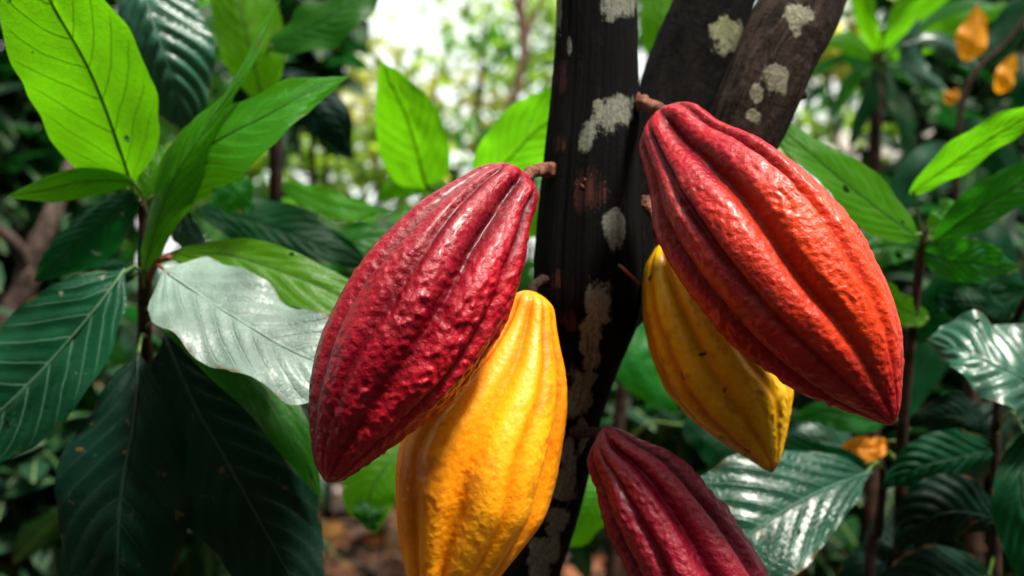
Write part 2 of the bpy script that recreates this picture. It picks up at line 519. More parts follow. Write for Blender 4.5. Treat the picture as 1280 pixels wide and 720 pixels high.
def pod(name, label, A, B, dA, dB, left, right, mat, th0, g1, g2, wart, neck, stalk, seed, tipcap=.03, gfade=.5, wscale=1.0, bow=0.0, smat=None):
    """A ridged pod along the axis A-B; its two flanks are given as outlines either side of that axis."""
    A = np.array(A, float)
    B = np.array(B, float)
    L = np.linalg.norm(B - A)
    ax = (B - A) / L
    pp = np.array([-ax[1], ax[0]])
    def prof(o):
        o = np.array(o, float)
        t = (o - A) @ ax
        s = np.abs((o - A) @ pp)
        k = np.argsort(t)
        return t[k], s[k]
    tl, sl_ = prof(left)
    tr, sr_ = prof(right)
    sgn = np.sign(np.mean([(np.array(q) - A) @ pp for q in left]))
    nu, nv = 330, 340
    uu = np.linspace(0, 1, nu)
    # denser stations at both ends
    uu = .5 - .5 * np.cos(math.pi * uu) * (1 - .25 * np.sin(math.pi * uu) ** 2)
    tt = uu * L
    wl = np.interp(tt, tl, sl_)
    wr = np.interp(tt, tr, sr_)
    def sm(a):
        # smooth in arc, keep ends
        grid = np.linspace(0, L, 400)
        g = np.interp(grid, tt, a)
        k = np.exp(-(np.arange(-22, 23) / 11.0) ** 2)
        k /= k.sum()
        g = np.convolve(np.pad(g, 22, mode='reflect', reflect_type='odd'), k, 'valid')
        return np.interp(tt, grid, g)
    wl, wr = sm(wl), sm(wr)
    r = (wl + wr) / 2
    off = (wl - wr) / 2 * sgn
    cu = np.minimum(1, uu / neck)
    cap1 = np.sqrt(np.maximum(0, 1 - (1 - cu) ** 2))
    cu = np.minimum(1, (1 - uu) / tipcap)
    cap2 = np.sqrt(np.maximum(0, 1 - (1 - cu) ** 2))
    r = r * cap1 * cap2 + .35
    dep = dA + (dB - dA) * uu + bow * np.sin(math.pi * uu)
    c2 = A[None] + ax[None] * tt[:, None] + pp[None] * off[:, None]
    c = np.array([P(x, y, d) for (x, y), d in zip(c2, dep)])
    rm = r * K * dep
    axis = c[-1] - c[0]
    axis /= np.linalg.norm(axis)
    a = np.cross(axis, [0, -1, 0.])
    a /= np.linalg.norm(a)
    b = np.cross(axis, a)
    th = np.linspace(0, 2 * math.pi, nv, endpoint=False)
    V = np.zeros((nu, nv, 3))
    G = np.zeros((nu, nv))
    seedv = seed * 3.7
    ph1 = [noise.noise(Vector((k * 1.3, seedv, 0))) * .10 for k in range(10)]
    for i in range(nu):
        u = uu[i]
        gf = (1 - gfade * max(0, (u - .25) / .75)) * min(1, .35 + u * 9)
        for j in range(nv):
            q = th[j]
            wob = .17 * noise.noise(Vector((math.cos(q) * 1.2, math.sin(q) * 1.2, u * 3 + seedv)))
            x = (q + th0) / (2 * math.pi) * 10 + wob
            k = round(x)
            dist = abs(x - k + ph1[int(k) % 10])
            dep_ = g1 if k % 2 == 0 else g2
            gw = (.23 if k % 2 == 0 else .17) * (1 + .5 * noise.noise(Vector((k * 2.1, u * 2.5, seedv))))
            gr = (1 + .55 * noise.noise(Vector((k * 5.3, u * 2.2, seedv + 9)))) * math.exp(-(dist / gw) ** 2.0)
            ridge = 0.035 * math.cos(2 * math.pi * (x / 2 - .5))
            R0 = rm[i]
            R1 = R0 * (1 - dep_ * gf * gr + ridge * gf * (1 if g1 > .06 else .4))
            z = u * L * K * .6
            cx, sx = math.cos(q) * R0, math.sin(q) * R0
            # warts: knobbly wrinkles running slantwise over the ridges
            p1 = Vector((cx * 165, sx * 165, z * 100 + q * 1.6 + seedv))
            n1 = noise.noise(p1)
            p2 = Vector((cx * 300, sx * 300, z * 210 + seedv))
            n2 = noise.noise(p2)
            p3 = Vector((cx * 30, sx * 30, z * 26 + seedv))
            n3 = noise.noise(p3)
            n4 = noise.noise(Vector((cx * 16, sx * 16, z * 16 + seedv + 3)))
            wt = (.35 + 1.1 * min(1, max(0, n4 * 1.6 + .5))) * wart * wscale * ((.55 - abs(n1) * 1.5) * (.6 + .8 * n3) + .5 * n2 + .5 * n3) * (1 - .45 * gr) * min(1, R0 / .02)
            rr = R1 + wt
            G[i, j] = min(1, gr * gf * 1.1 + max(0, -n1) * .25)
            V[i, j] = c[i] + rr * (math.cos(q) * a + math.sin(q) * b)
    V = V.reshape(-1, 3)
    base = P(*stalk[-1][:3])
    t = thing(name, label, 'cocoa pod', base, 'cocoa pods hanging on the cacao trunk')
    F = grid_faces(nu, nv, True)
    F.append(tuple(range(nv))[::-1])
    F.append(tuple((nu - 1) * nv + j for j in range(nv)))
    uv = np.array([(uu[i], j / nv) for i in range(nu) for j in range(nv)])
    mesh_obj('husk', V, F, mat, t, uv, {'groove': G.ravel()})
    px_tube('stalk', stalk, smat or stalk_mat, t, nu=34, nv=26, bump=.38)
    return t


def trunk_tube(name, pts, mat, parent, nu, nv, lichens, seed, rough=.065, scars=()):
    """pts: rows photo x, y, depth, radius px. lichens: rows photo x, y, half width, half height (px) on the visible side."""
    q = np.array([(*P(x, y, d), r * K * d) for x, y, d, r in pts])
    p = catmull(q, nu)
    c, r = p[:, :3], p[:, 3]
    t, a, b = frames(c)
    th = np.linspace(0, 2 * math.pi, nv, endpoint=False)
    V = np.zeros((nu, nv, 3))
    for i in range(nu):
        for j in range(nv):
            z = Vector((math.cos(th[j]) * 1.2, math.sin(th[j]) * 1.2, i / nu * 9 + seed))
            z2 = Vector((math.cos(th[j]) * 7, math.sin(th[j]) * 7, i / nu * 26 + seed))
            z3 = Vector((math.cos(th[j]) * 16, math.sin(th[j]) * 16, i / nu * 30 + seed))
            k = 1 + rough * (1.3 * noise.noise(z) + .45 * noise.noise(z2) + .35 * noise.noise(z3))
            V[i, j] = c[i] + r[i] * k * (math.cos(th[j]) * a[i] + math.sin(th[j]) * b[i])
    Vf = V.reshape(-1, 3)
    px = Vf[:, 0] / (K * Vf[:, 1]) + 640
    py = (H - Vf[:, 2]) / (K * Vf[:, 1]) + 360
    cen = np.repeat(c, nv, axis=0)
    front = (Vf[:, 1] < cen[:, 1] + .3 * np.repeat(r, nv))
    Lm = np.zeros(len(Vf))
    for (lx, ly, lw, lh, *an) in lichens:
        an = R(an[0]) if an else 0
        dx = px - lx
        dy = py - ly
        ex = dx * math.cos(an) + dy * math.sin(an)
        ey = -dx * math.sin(an) + dy * math.cos(an)
        dd = np.sqrt((ex / lw) ** 2 + (ey / lh) ** 2)
        Lm = np.maximum(Lm, np.where(front, 1 - .54 * dd, 0))
    # patches on the sides turned away from the photo
    for k in range(len(Vf)):
        if not front[k]:
            Lm[k] = max(Lm[k], .5 + .9 * (noise.noise(Vector(Vf[k] * 28)) - .35))
    Sm = np.zeros(len(Vf))
    for (lx, ly, lw, lh) in scars:
        Sm = np.maximum(Sm, np.where(front, 1 - .5 * np.sqrt(((px - lx) / lw) ** 2 + ((py - ly) / lh) ** 2), 0))
    ns = np.array([noise.noise(Vector(v * 110)) for v in Vf])
    ns2 = np.array([noise.noise(Vector((v[0] * 70, v[1] * 70, v[2] * 38 + seed))) for v in Vf])
    Lm = Lm + ns * .22 + ns2 * .34
    uv = np.array([(i / nu, j / nv) for i in range(nu) for j in range(nv)])
    F = grid_faces(nu, nv, True)
    return mesh_obj(name, Vf, F, mat, parent, uv, {'lichen': np.clip(Lm, 0, 1), 'scar': np.clip(Sm + ns * .3, 0, 1)})


# ------------------------------------------------------------------ the cacao tree
bark_black = bark_mat('black_bark', (.0008, .0009, .0009), (.0040, .0038, .0035), (.20, .205, .165), red=.5)
bark_dark = bark_mat('dark_bark', (.0015, .0013, .0013), (.0070, .0055, .0045), (.24, .25, .15))
bark_brown = bark_mat('brown_bark', (.013, .009, .0075), (.060, .042, .033), (.30, .29, .21), red=.2)
bark_far = bark_mat('far_bark', (.012, .010, .008), (.055, .040, .032), scale=.4)
bark_far_dark = bark_mat('far_dark_bark', (.006, .006, .005), (.02, .018, .014), scale=.4)
bark_twig = bark_mat('twig_bark', (.10, .055, .04), (.24, .14, .11), scale=1)

tree = thing('cacao_tree', 'blackish lichen spotted cacao trunk forking between the red pods', 'tree', P(700, 1500, .98) * [1, 1, 0], None)
gx, gy = 560, .98
gpix = 360 + H / (K * gy)
trunk_tube('trunk', [(752, -420, .76, 50), (747, -200, .75, 50), (746, 0, .74, 50), (744, 110, .735, 53), (740, 200, .73, 58), (737, 300, .73, 65),
                     (736, 370, .73, 66), (736, 425, .735, 52), (731, 470, .745, 36), (721, 520, .755, 30), (711, 580, .765, 28),
                     (695, 640, .78, 28), (672, 705, .80, 32), (640, 800, .83, 38), (gx + 20, gpix * .9, .96, 50), (gx, gpix + 30, gy, 70)],
           bark_black, tree, 560, 170,
           [(774, 2, 27, 26), (768, 140, 30, 20, -28), (738, 168, 17, 22, 10), (767, 280, 15, 21, 20), (755, 368, 24, 40, 34), (744, 402, 16, 22, 30), (733, 435, 11, 14), (737, 470, 8, 12),
            (722, 495, 17, 32, 12), (704, 608, 15, 24, 10), (699, 648, 14, 15), (676, 680, 15, 13), (672, 712, 14, 16), (700, 20, 4, 30), (728, 555, 7, 22, 20), (745, 425, 9, 18, 20), (734, 505, 7, 20, 15), (716, 585, 8, 16, 15), (690, 665, 8, 12), (712, 60, 3, 14), (705, 300, 4, 12), (738, 450, 12, 22, 15), (728, 530, 8, 16), (683, 690, 14, 14), (712, 560, 7, 20, 12)], 3.1,
           scars=[(735, 235, 24, 30), (690, 342, 20, 12), (700, 95, 12, 22), (712, 400, 14, 16)])
trunk_tube('branch', [(985, -330, .86, 48), (925, -120, .83, 50), (893, 0, .81, 50), (866, 70, .80, 50), (838, 150, .79, 50), (806, 240, .78, 48),
                      (777, 330, .77, 46), (757, 395, .765, 40), (742, 470, .77, 26), (730, 540, .785, 16), (714, 610, .80, 12), (690, 700, .825, 12)],
           bark_dark, tree, 260, 110, [(912, 45, 21, 27, 15)], 8.4)
trunk_tube('branch', [(1130, -330, .78, 46), (1050, -120, .77, 49), (1004, 0, .76, 50), (975, 60, .755, 50), (944, 130, .755, 49), (905, 215, .76, 46),
                      (860, 290, .765, 42), (800, 360, .77, 34), (760, 410, .765, 26)],
           bark_brown, tree, 260, 130, [(995, 22, 17, 19, 30), (970, 100, 17, 22, 10), (947, 118, 8, 12), (941, 146, 10, 11)], 13.7, rough=.06)
px_tube('knot', [(988, 118, .755, 9), (1008, 120, .75, 4)], bark_brown, tree, nu=8, nv=14, bump=.5)
px_tube('twig', [(768, 328, .702, 2.4), (777, 334, .692, 2.2), (789, 345, .690, 2), (801, 356, .695, 1.5)], petiole_red, tree, nu=14, nv=8)
# flower cushions and old scars on the bark
cush = simple_mat('cushion', (.16, .045, .02), (.04, .015, .01), 150, .8, 1)
def bark_depth(x, y):
    rr = 62 * K * .73
    dx = (x - 739) * K * .73
    return .732 - math.sqrt(max(1e-6, rr * rr - dx * dx)) + .003
for (x, y) in ((684, 345), (692, 341), (705, 347), (718, 343), (737, 230), (752, 226), (744, 240), (730, 236), (698, 352)):
    for k in range(4):
        e = rng.normal(0, 4, 2)
        f = rng.uniform(-4, 4, 2)
        d = bark_depth(x + e[0], y + e[1])
        px_tube('flower_cushion' if k == 0 else 'flower_bud', [(x + e[0], y + e[1], d + .002, 4.2 if k == 0 else 1.5), (x + e[0] + f[0], y + e[1] + f[1], d - .003, 2.0 if k == 0 else .9)], cush, tree, nu=5, nv=9, bump=.8)

# ------------------------------------------------------------------ the pods
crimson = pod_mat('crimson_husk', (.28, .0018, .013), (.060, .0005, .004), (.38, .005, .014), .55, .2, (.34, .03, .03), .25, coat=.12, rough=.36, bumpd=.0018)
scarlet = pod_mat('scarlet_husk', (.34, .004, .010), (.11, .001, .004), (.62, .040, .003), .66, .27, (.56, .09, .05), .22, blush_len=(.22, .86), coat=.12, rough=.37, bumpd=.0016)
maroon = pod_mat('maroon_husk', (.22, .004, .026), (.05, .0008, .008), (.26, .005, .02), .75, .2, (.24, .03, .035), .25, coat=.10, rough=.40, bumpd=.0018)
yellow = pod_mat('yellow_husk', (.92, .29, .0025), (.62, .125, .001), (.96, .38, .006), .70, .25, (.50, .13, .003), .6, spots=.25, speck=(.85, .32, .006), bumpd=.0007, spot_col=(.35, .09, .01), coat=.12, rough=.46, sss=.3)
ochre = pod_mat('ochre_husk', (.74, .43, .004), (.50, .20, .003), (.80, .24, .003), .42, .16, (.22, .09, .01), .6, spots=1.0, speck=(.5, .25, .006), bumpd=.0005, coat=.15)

pod('cocoa_pod', 'crimson ridged cocoa pod left of the trunk, overlapping the bright yellow pod', (646, 212), (410, 604), .635, .575,
    [(608, 205), (596, 212), (580, 221), (553, 238), (527, 255), (501, 277), (467, 311), (441, 345), (422, 379), (402, 420), (394, 450), (388, 479), (386, 510), (388, 553), (394, 585), (402, 602)],
    [(666, 214), (677, 229), (676, 251), (664, 277), (660, 319), (653, 349), (636, 401), (613, 440), (589, 475), (558, 510), (510, 545), (492, 557), (457, 580), (430, 601), (416, 606)],
    crimson, .55, .22, .15, .0014, .06, [(652, 226, .632, 9), (664, 216, .655, 8), (676, 212, .685, 8.5), (688, 213, .715, 11), (706, 214, .75, 15)], 1, gfade=.75, bow=-.012)
pod('cocoa_pod', 'large scarlet and orange cocoa pod right of the trunk', (826, 138), (1117, 530), .668, .585,
    [(851, 124), (872, 131), (896, 151), (915, 162), (950, 174), (989, 199), (1020, 228), (1051, 259), (1074, 291), (1090, 322), (1106, 353), (1115, 380), (1123, 410), (1126, 457), (1126, 500), (1122, 524)],
    [(812, 146), (798, 160), (797, 178), (806, 205), (818, 255), (822, 294), (841, 333), (868, 375), (896, 406), (934, 445), (989, 484), (1036, 507), (1075, 520), (1105, 530)],
    scarlet, .25, .19, .13, .0016, .06, [(836, 144, .664, 9), (822, 137, .680, 9), (809, 132, .698, 8.5), (799, 129, .722, 11), (780, 126, .755, 16)], 2, gfade=.65, bow=-.012)
pod('cocoa_pod', 'bright yellow cocoa pod hanging below the crimson pod', (664, 364), (556, 812), .675, .645,
    [(642, 366), (634, 380), (622, 402), (590, 440), (550, 480), (516, 520), (497, 557), (492, 595), (493, 642), (498, 681), (506, 720), (520, 760), (540, 800)],
    [(686, 370), (693, 384), (694, 405), (700, 439), (706, 463), (708, 510), (704, 549), (696, 595), (679, 650), (646, 693), (624, 720), (594, 765), (570, 805)],
    yellow, .2, .17, .10, .0006, .035, [(664, 372, .674, 7), (666, 360, .682, 6), (674, 352, .698, 6), (700, 348, .735, 11)], 3, gfade=.3, smat=stalk_dark)
pod('cocoa_pod', 'ochre yellow speckled cocoa pod half hidden behind the scarlet pod', (824, 300), (966, 590), .715, .700,
    [(835, 298), (860, 310), (890, 340), (925, 380), (955, 420), (978, 455), (990, 484), (982, 542), (976, 572), (970, 588)],
    [(818, 308), (806, 333), (802, 360), (804, 398), (814, 445), (833, 492), (864, 527), (907, 558), (946, 581), (960, 590)],
    ochre, .1, .11, .06, .0006, .07, [(826, 306, .713, 6), (820, 286, .716, 5), (816, 268, .722, 5), (806, 250, .735, 8)], 4, gfade=.3)
pod('cocoa_pod', 'dark maroon cocoa pod at the bottom, its tip below the picture', (758, 532), (958, 862), .675, .63,
    [(770, 529), (797, 547), (830, 560), (860, 580), (883, 603), (910, 633), (933, 667), (950, 693), (968, 727), (980, 770), (982, 815), (968, 855)],
    [(744, 545), (733, 570), (737, 590), (747, 612), (753, 640), (763, 672), (780, 707), (800, 750), (830, 795), (880, 835), (935, 862)],
    maroon, .5, .22, .15, .0019, .07, [(768, 545, .672, 8), (752, 541, .690, 6), (738, 540, .705, 7), (722, 540, .735, 8), (712, 542, .765, 12)], 5, gfade=.6, bow=-.01, smat=stalk_dark)


# ------------------------------------------------------------------ saplings whose leaves can be told apart
def ground_stem(x, y, d, gxpix=None):
    gxpix = x if gxpix is None else gxpix
    return (gxpix, 360 + H / (K * d) + 5, d)


def sapling(name, label, cat, stem, group=None, mat=None):
    b = P(*stem[-1][:3])
    t = thing(name, label, cat, (b[0], b[1], 0), group)
    px_tube('stem', stem, mat or stem_brown, t, nu=60, nv=12, bump=.25)
    return t


def gstem(x, y, d, r):      # the foot of a stem, under pixel column x, on the ground
    return (x, 360 + H / (K * d) + 6, d, r)


SG = 'leafy saplings round the cacao tree'
# left sapling
A_ = sapling('cacao_sapling', 'sapling with big lime, sky-reflecting and dark hanging leaves left of the pods', 'sapling',
             [(176, 252, .82, 4), (181, 280, .83, 6), (182, 310, .83, 8), (180, 400, .84, 9), (184, 480, .86, 9), (190, 620, .88, 10), (200, 900, .92, 12), gstem(210, 0, .95, 16)], SG)
px_tube('side_shoot', [(186, 350, .83, 5), (196, 328, .80, 4), (212, 322, .78, 4)], petiole_red, A_, nu=12, nv=8)
leaf(A_, [(166, 238, .83), (142, 165, .79), (110, 85, .75), (62, 0, .705), (0, -120, .65)], (66, 86), (.1, .1), 'lime', prof=[.1, .75, .98, 1.02, 1, .9, .7, .4, 0], wave=.004, nw=1.2, quilt=.0007, nveins=9, node=(183, 300, .83), seed=1, dents=.08)
leaf(A_, [(204, 262, .80), (250, 190, .78), (320, 150, .775), (390, 112, .79), (446, 92, .82)], (58, 42), (-.3, .5), 'fresh', prof=[.2, .75, 1, 1.05, .95, .7, .4, .2, 0], wave=.006, nw=1.6, node=(184, 290, .83), seed=2, dents=.15)
leaf(A_, [(178, 345, .80), (205, 250, .775), (240, 185, .765), (290, 108, .775), (352, -4, .80)], (20, 27), (1.3, .9), 'fresh', prof=[.3, .8, 1.1, 1.1, .85, .4, .22, .18, .12], wave=.004, nw=2, node=(181, 370, .84), seed=3, dents=.1)
leaf(A_, [(168, 226, .80), (110, 226, .79), (60, 236, .79), (8, 246, .80)], (17, 19), (-.4, .5), 'fresh', wave=.002, nw=1, quilt=.0006, node=(184, 270, .83), seed=4)
leaf(A_, [(172, 244, .82), (135, 270, .84), (90, 310, .86), (42, 352, .88)], (30, 38), (.3, .2), 'dark', wave=.004, nw=1, node=(184, 280, .83), seed=5)
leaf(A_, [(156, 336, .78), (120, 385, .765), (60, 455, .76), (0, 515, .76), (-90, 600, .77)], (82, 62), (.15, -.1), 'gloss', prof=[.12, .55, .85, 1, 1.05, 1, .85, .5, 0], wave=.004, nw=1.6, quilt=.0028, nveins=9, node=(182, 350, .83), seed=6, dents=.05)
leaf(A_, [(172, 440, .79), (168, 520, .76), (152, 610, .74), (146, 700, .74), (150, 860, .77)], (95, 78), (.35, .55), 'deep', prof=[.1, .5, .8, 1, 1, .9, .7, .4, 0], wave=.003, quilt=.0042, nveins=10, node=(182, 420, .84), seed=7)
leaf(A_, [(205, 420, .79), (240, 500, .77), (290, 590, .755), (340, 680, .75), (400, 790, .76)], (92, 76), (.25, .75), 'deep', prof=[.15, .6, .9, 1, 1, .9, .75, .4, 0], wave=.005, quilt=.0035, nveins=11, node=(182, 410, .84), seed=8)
leaf(A_, [(196, 396, .80), (262, 430, .775), (330, 490, .76), (372, 560, .755), (404, 628, .765)], (30, 26), (-.5, .9), 'mid', wave=.004, nw=1.6, quilt=.001, node=(181, 390, .84), seed=9)
leaf(A_, [(205, 338, .765), (255, 372, .735), (315, 410, .715), (385, 448, .705), (470, 480, .71)], (52, 50), (-1.05, 1.05), 'sky_sheen', prof=[.55, .95, .95, 1, .98, .92, .82, .5, 0], wave=.007, nw=2.8, quilt=.0034, nveins=10, node=(185, 352, .83), seed=10, pet=petiole_red, dents=.12)
leaf(A_, [(206, 318, .80), (280, 318, .785), (350, 338, .78), (430, 372, .78), (520, 420, .80)], (32, 26), (-.6, .5), 'lime', prof=[.3, .55, .85, 1, 1.05, 1, .8, .4, 0], wave=.004, nw=2, quilt=.0016, nveins=9, node=(184, 345, .83), pet=petiole_red, seed=11)
leaf(A_, [(262, 226, .95), (250, 250, .93), (268, 268, .93), (310, 262, .95)][:1] + [(285, 238, .93), (318, 262, .94)], (26, 30), (.3, .2), 'mid', wave=.004, node=(200, 300, .84), seed=12)
leaf(A_, [(214, 246, .81), (228, 280, .80), (246, 310, .80), (266, 336, .80)], (24, 16), (.9, .2), 'sheen', wave=.002, node=(186, 250, .83), seed=13, quilt=.0015)
leaf(A_, [(170, 345, .86), (140, 340, .87), (110, 352, .88), (70, 370, .90)], (20, 22), (.5, .3), 'dark', wave=.002, node=(182, 345, .84), seed=14)
leaf(A_, [(176, 250, .86), (186, 215, .86), (178, 180, .87), (170, 150, .88)], (20, 20), (.2, .2), 'fresh', wave=.002, node=(184, 280, .83), seed=15)

# second sapling: leaves coming in from the top left and behind
B_ = sapling('cacao_sapling', 'taller sapling at top left with a grey corrugated hanging leaf', 'sapling',
             [(190, -200, 1.02, 5), (268, -60, 1.08, 6), (330, 60, 1.12, 7), (345, 200, 1.14, 8), (340, 420, 1.18, 9), (330, 700, 1.2, 11), gstem(322, 0, 1.25, 15)], SG)
leaf(B_, [(168, -50, .96), (188, 20, .93), (212, 90, .93), (232, 172, .96)], (50, 54), (.4, .55), 'sheen', prof=[.3, .7, .95, 1.05, 1.05, .95, .75, .45, 0], wave=.003, quilt=.0085, nveins=9, node=(215, -130, 1.03), seed=21)
leaf(B_, [(330, 130, 1.1), (312, 60, 1.08), (296, -10, 1.08), (280, -100, 1.1)], (46, 40), (.2, .3), 'lime', wave=.004, node=(335, 150, 1.13), seed=22)
leaf(B_, [(335, 60, 1.06), (380, 38, 1.04), (430, 10, 1.03), (490, -40, 1.05)], (38, 34), (-.4, .6), 'mid', wave=.005, node=(333, 90, 1.12), seed=23)
leaf(B_, [(245, 262, 1.0), (310, 276, .99), (380, 300, .98), (470, 335, 1.0)], (30, 36), (-.3, .4), 'dark', wave=.005, node=(342, 300, 1.15), seed=24)
leaf(B_, [(352, 320, 1.05), (400, 310, 1.03), (450, 300, 1.03), (505, 288, 1.05)], (34, 26), (-.3, .4), 'mid', wave=.005, node=(342, 330, 1.15), seed=25)
leaf(B_, [(350, 230, 1.15), (400, 250, 1.13), (440, 262, 1.13), (490, 262, 1.15)], (18, 18), (-.3, .4), 'fresh', wave=.003, node=(344, 240, 1.15), seed=26)
leaf(B_, [(240, 330, 1.05), (300, 380, 1.05), (330, 420, 1.05), (400, 470, 1.08)], (34, 36), (-.3, .4), 'deep', wave=.003, node=(340, 350, 1.16), seed=27)
leaf(B_, [(330, 90, 1.16), (372, 118, 1.15), (410, 150, 1.15), (440, 200, 1.17)], (30, 34), (.3, .2), 'deep', wave=.005, node=(336, 110, 1.13), seed=28)

# third: between the crimson pod and the sky
C_ = sapling('cacao_sapling', 'pale green backlit sapling rising behind the crimson pod', 'sapling',
             [(556, 236, 1.12, 3), (566, 300, 1.12, 5), (575, 420, 1.13, 7), (580, 700, 1.16, 9), gstem(585, 0, 1.2, 13)], SG)
leaf(C_, [(534, 236, 1.12), (526, 205, 1.09), (506, 140, 1.03), (474, 72, .98)], (40, 44), (.3, .2), 'lime', prof=[.4, .85, 1, 1.05, 1, .85, .6, .3, .05], wave=.004, nw=1, node=(560, 262, 1.12), seed=31, quilt=.001)
leaf(C_, [(590, 232, 1.08), (630, 205, 1.04), (675, 160, 1.0), (760, 100, .96)], (34, 40), (.9, -.7), 'fresh', prof=[.3, .8, 1, 1, 1, .9, .6, .3, 0], wave=.004, node=(563, 280, 1.12), seed=32)
leaf(C_, [(556, 240, 1.14), (525, 222, 1.14), (500, 232, 1.14), (470, 252, 1.15)], (22, 20), (.3, .3), 'fresh', wave=.003, node=(562, 270, 1.12), seed=33)
leaf(C_, [(640, 300, 1.12), (660, 310, 1.1), (672, 270, 1.1), (700, 260, 1.1)][:1] + [(662, 270, 1.1), (690, 240, 1.1)], (24, 24), (.3, .3), 'lime', wave=.003, node=(568, 310, 1.12), seed=34)
leaf(C_, [(470, 620, .98), (455, 560, .96), (440, 600, .95), (460, 668, .95)][:1] + [(462, 640, .95), (468, 664, .95)], (20, 20), (.3, .3), 'mid', wave=.003, seed=35, node=(575, 520, 1.14))
leaf(C_, [(520, 540, 1.0), (485, 580, .97), (462, 620, .96), (468, 668, .97)], (46, 52), (.2, .3), 'fresh', wave=.004, node=(577, 520, 1.14), seed=36)
leaf(C_, [(420, 590, 1.02), (400, 560, 1.0), (385, 530, 1.0), (360, 490, 1.02)], (30, 30), (.2, .3), 'deep', wave=.004, node=(577, 560, 1.14), seed=37)

# behind the fork, seen between the two limbs
D_ = sapling('cacao_sapling', 'sapling glimpsed between the trunk and its leaning limb', 'sapling',
             [(822, -60, 1.3, 5), (815, 60, 1.32, 6), (800, 300, 1.34, 7), (770, 600, 1.36, 9), gstem(765, 0, 1.4, 13)], SG)
leaf(D_, [(816, 78, 1.2), (822, 40, 1.18), (828, -10, 1.18), (838, -90, 1.2)], (26, 24), (.3, .3), 'fresh', wave=.003, node=(815, 100, 1.3), seed=41)
leaf(D_, [(800, 400, 1.22), (790, 440, 1.2), (800, 470, 1.2), (850, 520, 1.22)], (24, 26), (.2, .4), 'mid', wave=.003, node=(795, 330, 1.34), seed=42)
leaf(D_, [(770, 590, 1.1), (745, 620, 1.08), (728, 650, 1.08), (700, 690, 1.1)], (34, 34), (.2, .4), 'fresh', wave=.005, node=(770, 560, 1.36), seed=43)
leaf(D_, [(850, 530, 1.25), (880, 545, 1.22), (910, 570, 1.22), (960, 600, 1.25)], (22, 26), (.2, .4), 'dark', wave=.005, node=(775, 560, 1.36), seed=44)

# right sapling
E_ = sapling('cacao_sapling', 'sapling right of the scarlet pod, pointed leaves fanning from one node', 'sapling',
             [(1160, 285, .93, 3), (1152, 310, .93, 5), (1142, 400, .94, 6), (1128, 540, .96, 7), (1124, 720, .98, 8), gstem(1118, 0, 1.05, 13)], SG)
leaf(E_, [(1150, 298, .88), (1100, 262, .85), (1030, 205, .83), (990, 172, .83), (944, 134, .85)], (33, 33), (.6, -.5), 'fresh', prof=[.35, .85, 1.05, 1.05, .95, .85, .7, .4, .05], wave=.004, nw=1.6, quilt=.0022, nveins=10, node=(1153, 305, .93), seed=51)
leaf(E_, [(1136, 243, .94), (1180, 212, .91), (1230, 178, .88), (1330, 118, .84)], (20, 26), (.6, -.5), 'fresh', wave=.003, node=(1156, 300, .93), seed=52, quilt=.0012)
leaf(E_, [(1166, 306, .90), (1200, 278, .88), (1260, 240, .87), (1360, 190, .88)], (26, 30), (.3, -.3), 'mid', wave=.003, node=(1154, 306, .93), seed=53)
leaf(E_, [(1152, 312, .93), (1190, 325, .91), (1230, 330, .91), (1256, 342, .92)][:3] + [(1275, 336, .93)], (26, 30), (.3, -.3), 'mid', wave=.004, node=(1150, 318, .93), seed=54)
leaf(E_, [(1150, 312, .97), (1120, 308, .96), (1090, 312, .95), (1050, 330, .95)], (22, 24), (.3, -.3), 'mid', wave=.004, node=(1150, 318, .93), seed=55)
leaf(E_, [(1162, 398, .95), (1140, 392, .93), (1118, 376, .92), (1095, 345, .92)], (17, 20), (.3, -.4), 'lime', wave=.003, node=(1143, 410, .94), seed=56)
leaf(E_, [(1165, 300, .96), (1190, 268, .96), (1230, 285, 1.0)][:2] + [(1175, 250, .98)], (22, 22), (.3, .3), 'fresh', wave=.003, node=(1153, 306, .93), seed=57)
leaf(E_, [(1140, 430, 1.02), (1180, 380, 1.0), (1220, 372, 1.0), (1290, 360, 1.02)], (30, 34), (.3, -.3), 'dark', wave=.004, node=(1140, 430, .95), seed=58)
leaf(E_, [(1108, 530, 1.0), (1060, 520, .98), (1030, 515, .98), (990, 525, 1.0)], (20, 20), (.4, -.4), 'mid', wave=.003, node=(1128, 530, .96), seed=59)
leaf(E_, [(1075, 560, 1.05), (1030, 552, 1.03), (1000, 550, 1.03), (960, 555, 1.05)], (24, 24), (.4, -.4), 'sheen', wave=.003, node=(1126, 580, .97), seed=60)
leaf(E_, [(1110, 552, 1.0), (1090, 560, .99), (1068, 560, .99), (1045, 568, 1.0)], (14, 16), (.4, -.4), 'orange', wave=.003, node=(1127, 560, .97), seed=61, label='withered orange leaf low on the stem')

# lower right plants
F_ = sapling('coffee_shrub', 'dark glossy shrub at lower right with a silvery lit leaf', 'shrub',
             [(1300, 340, .90, 4), (1262, 420, .93, 5), (1246, 520, .95, 6), (1244, 640, .96, 7), gstem(1240, 0, 1.0, 12)], None)
leaf(F_, [(1158, 424, .86), (1210, 440, .83), (1270, 468, .82), (1340, 500, .84)][::-1], (62, 46), (.8, -.6), 'sheen', prof=[.1, .7, 1, 1.05, 1, .9, .75, .5, .1], wave=.006, quilt=.004, nveins=8, node=(1300, 345, .90), seed=71, dents=.1)
leaf(F_, [(1250, 560, .96), (1200, 572, .93), (1150, 585, .92), (1100, 612, .93)], (36, 30), (.3, .5), 'dark', wave=.004, quilt=.005, nveins=9, node=(1246, 540, .95), seed=72)
leaf(F_, [(1252, 650, .92), (1200, 640, .90), (1160, 650, .90), (1120, 690, .91)], (46, 40), (.3, .5), 'deep', wave=.004, quilt=.004, nveins=9, node=(1245, 620, .96), seed=73)
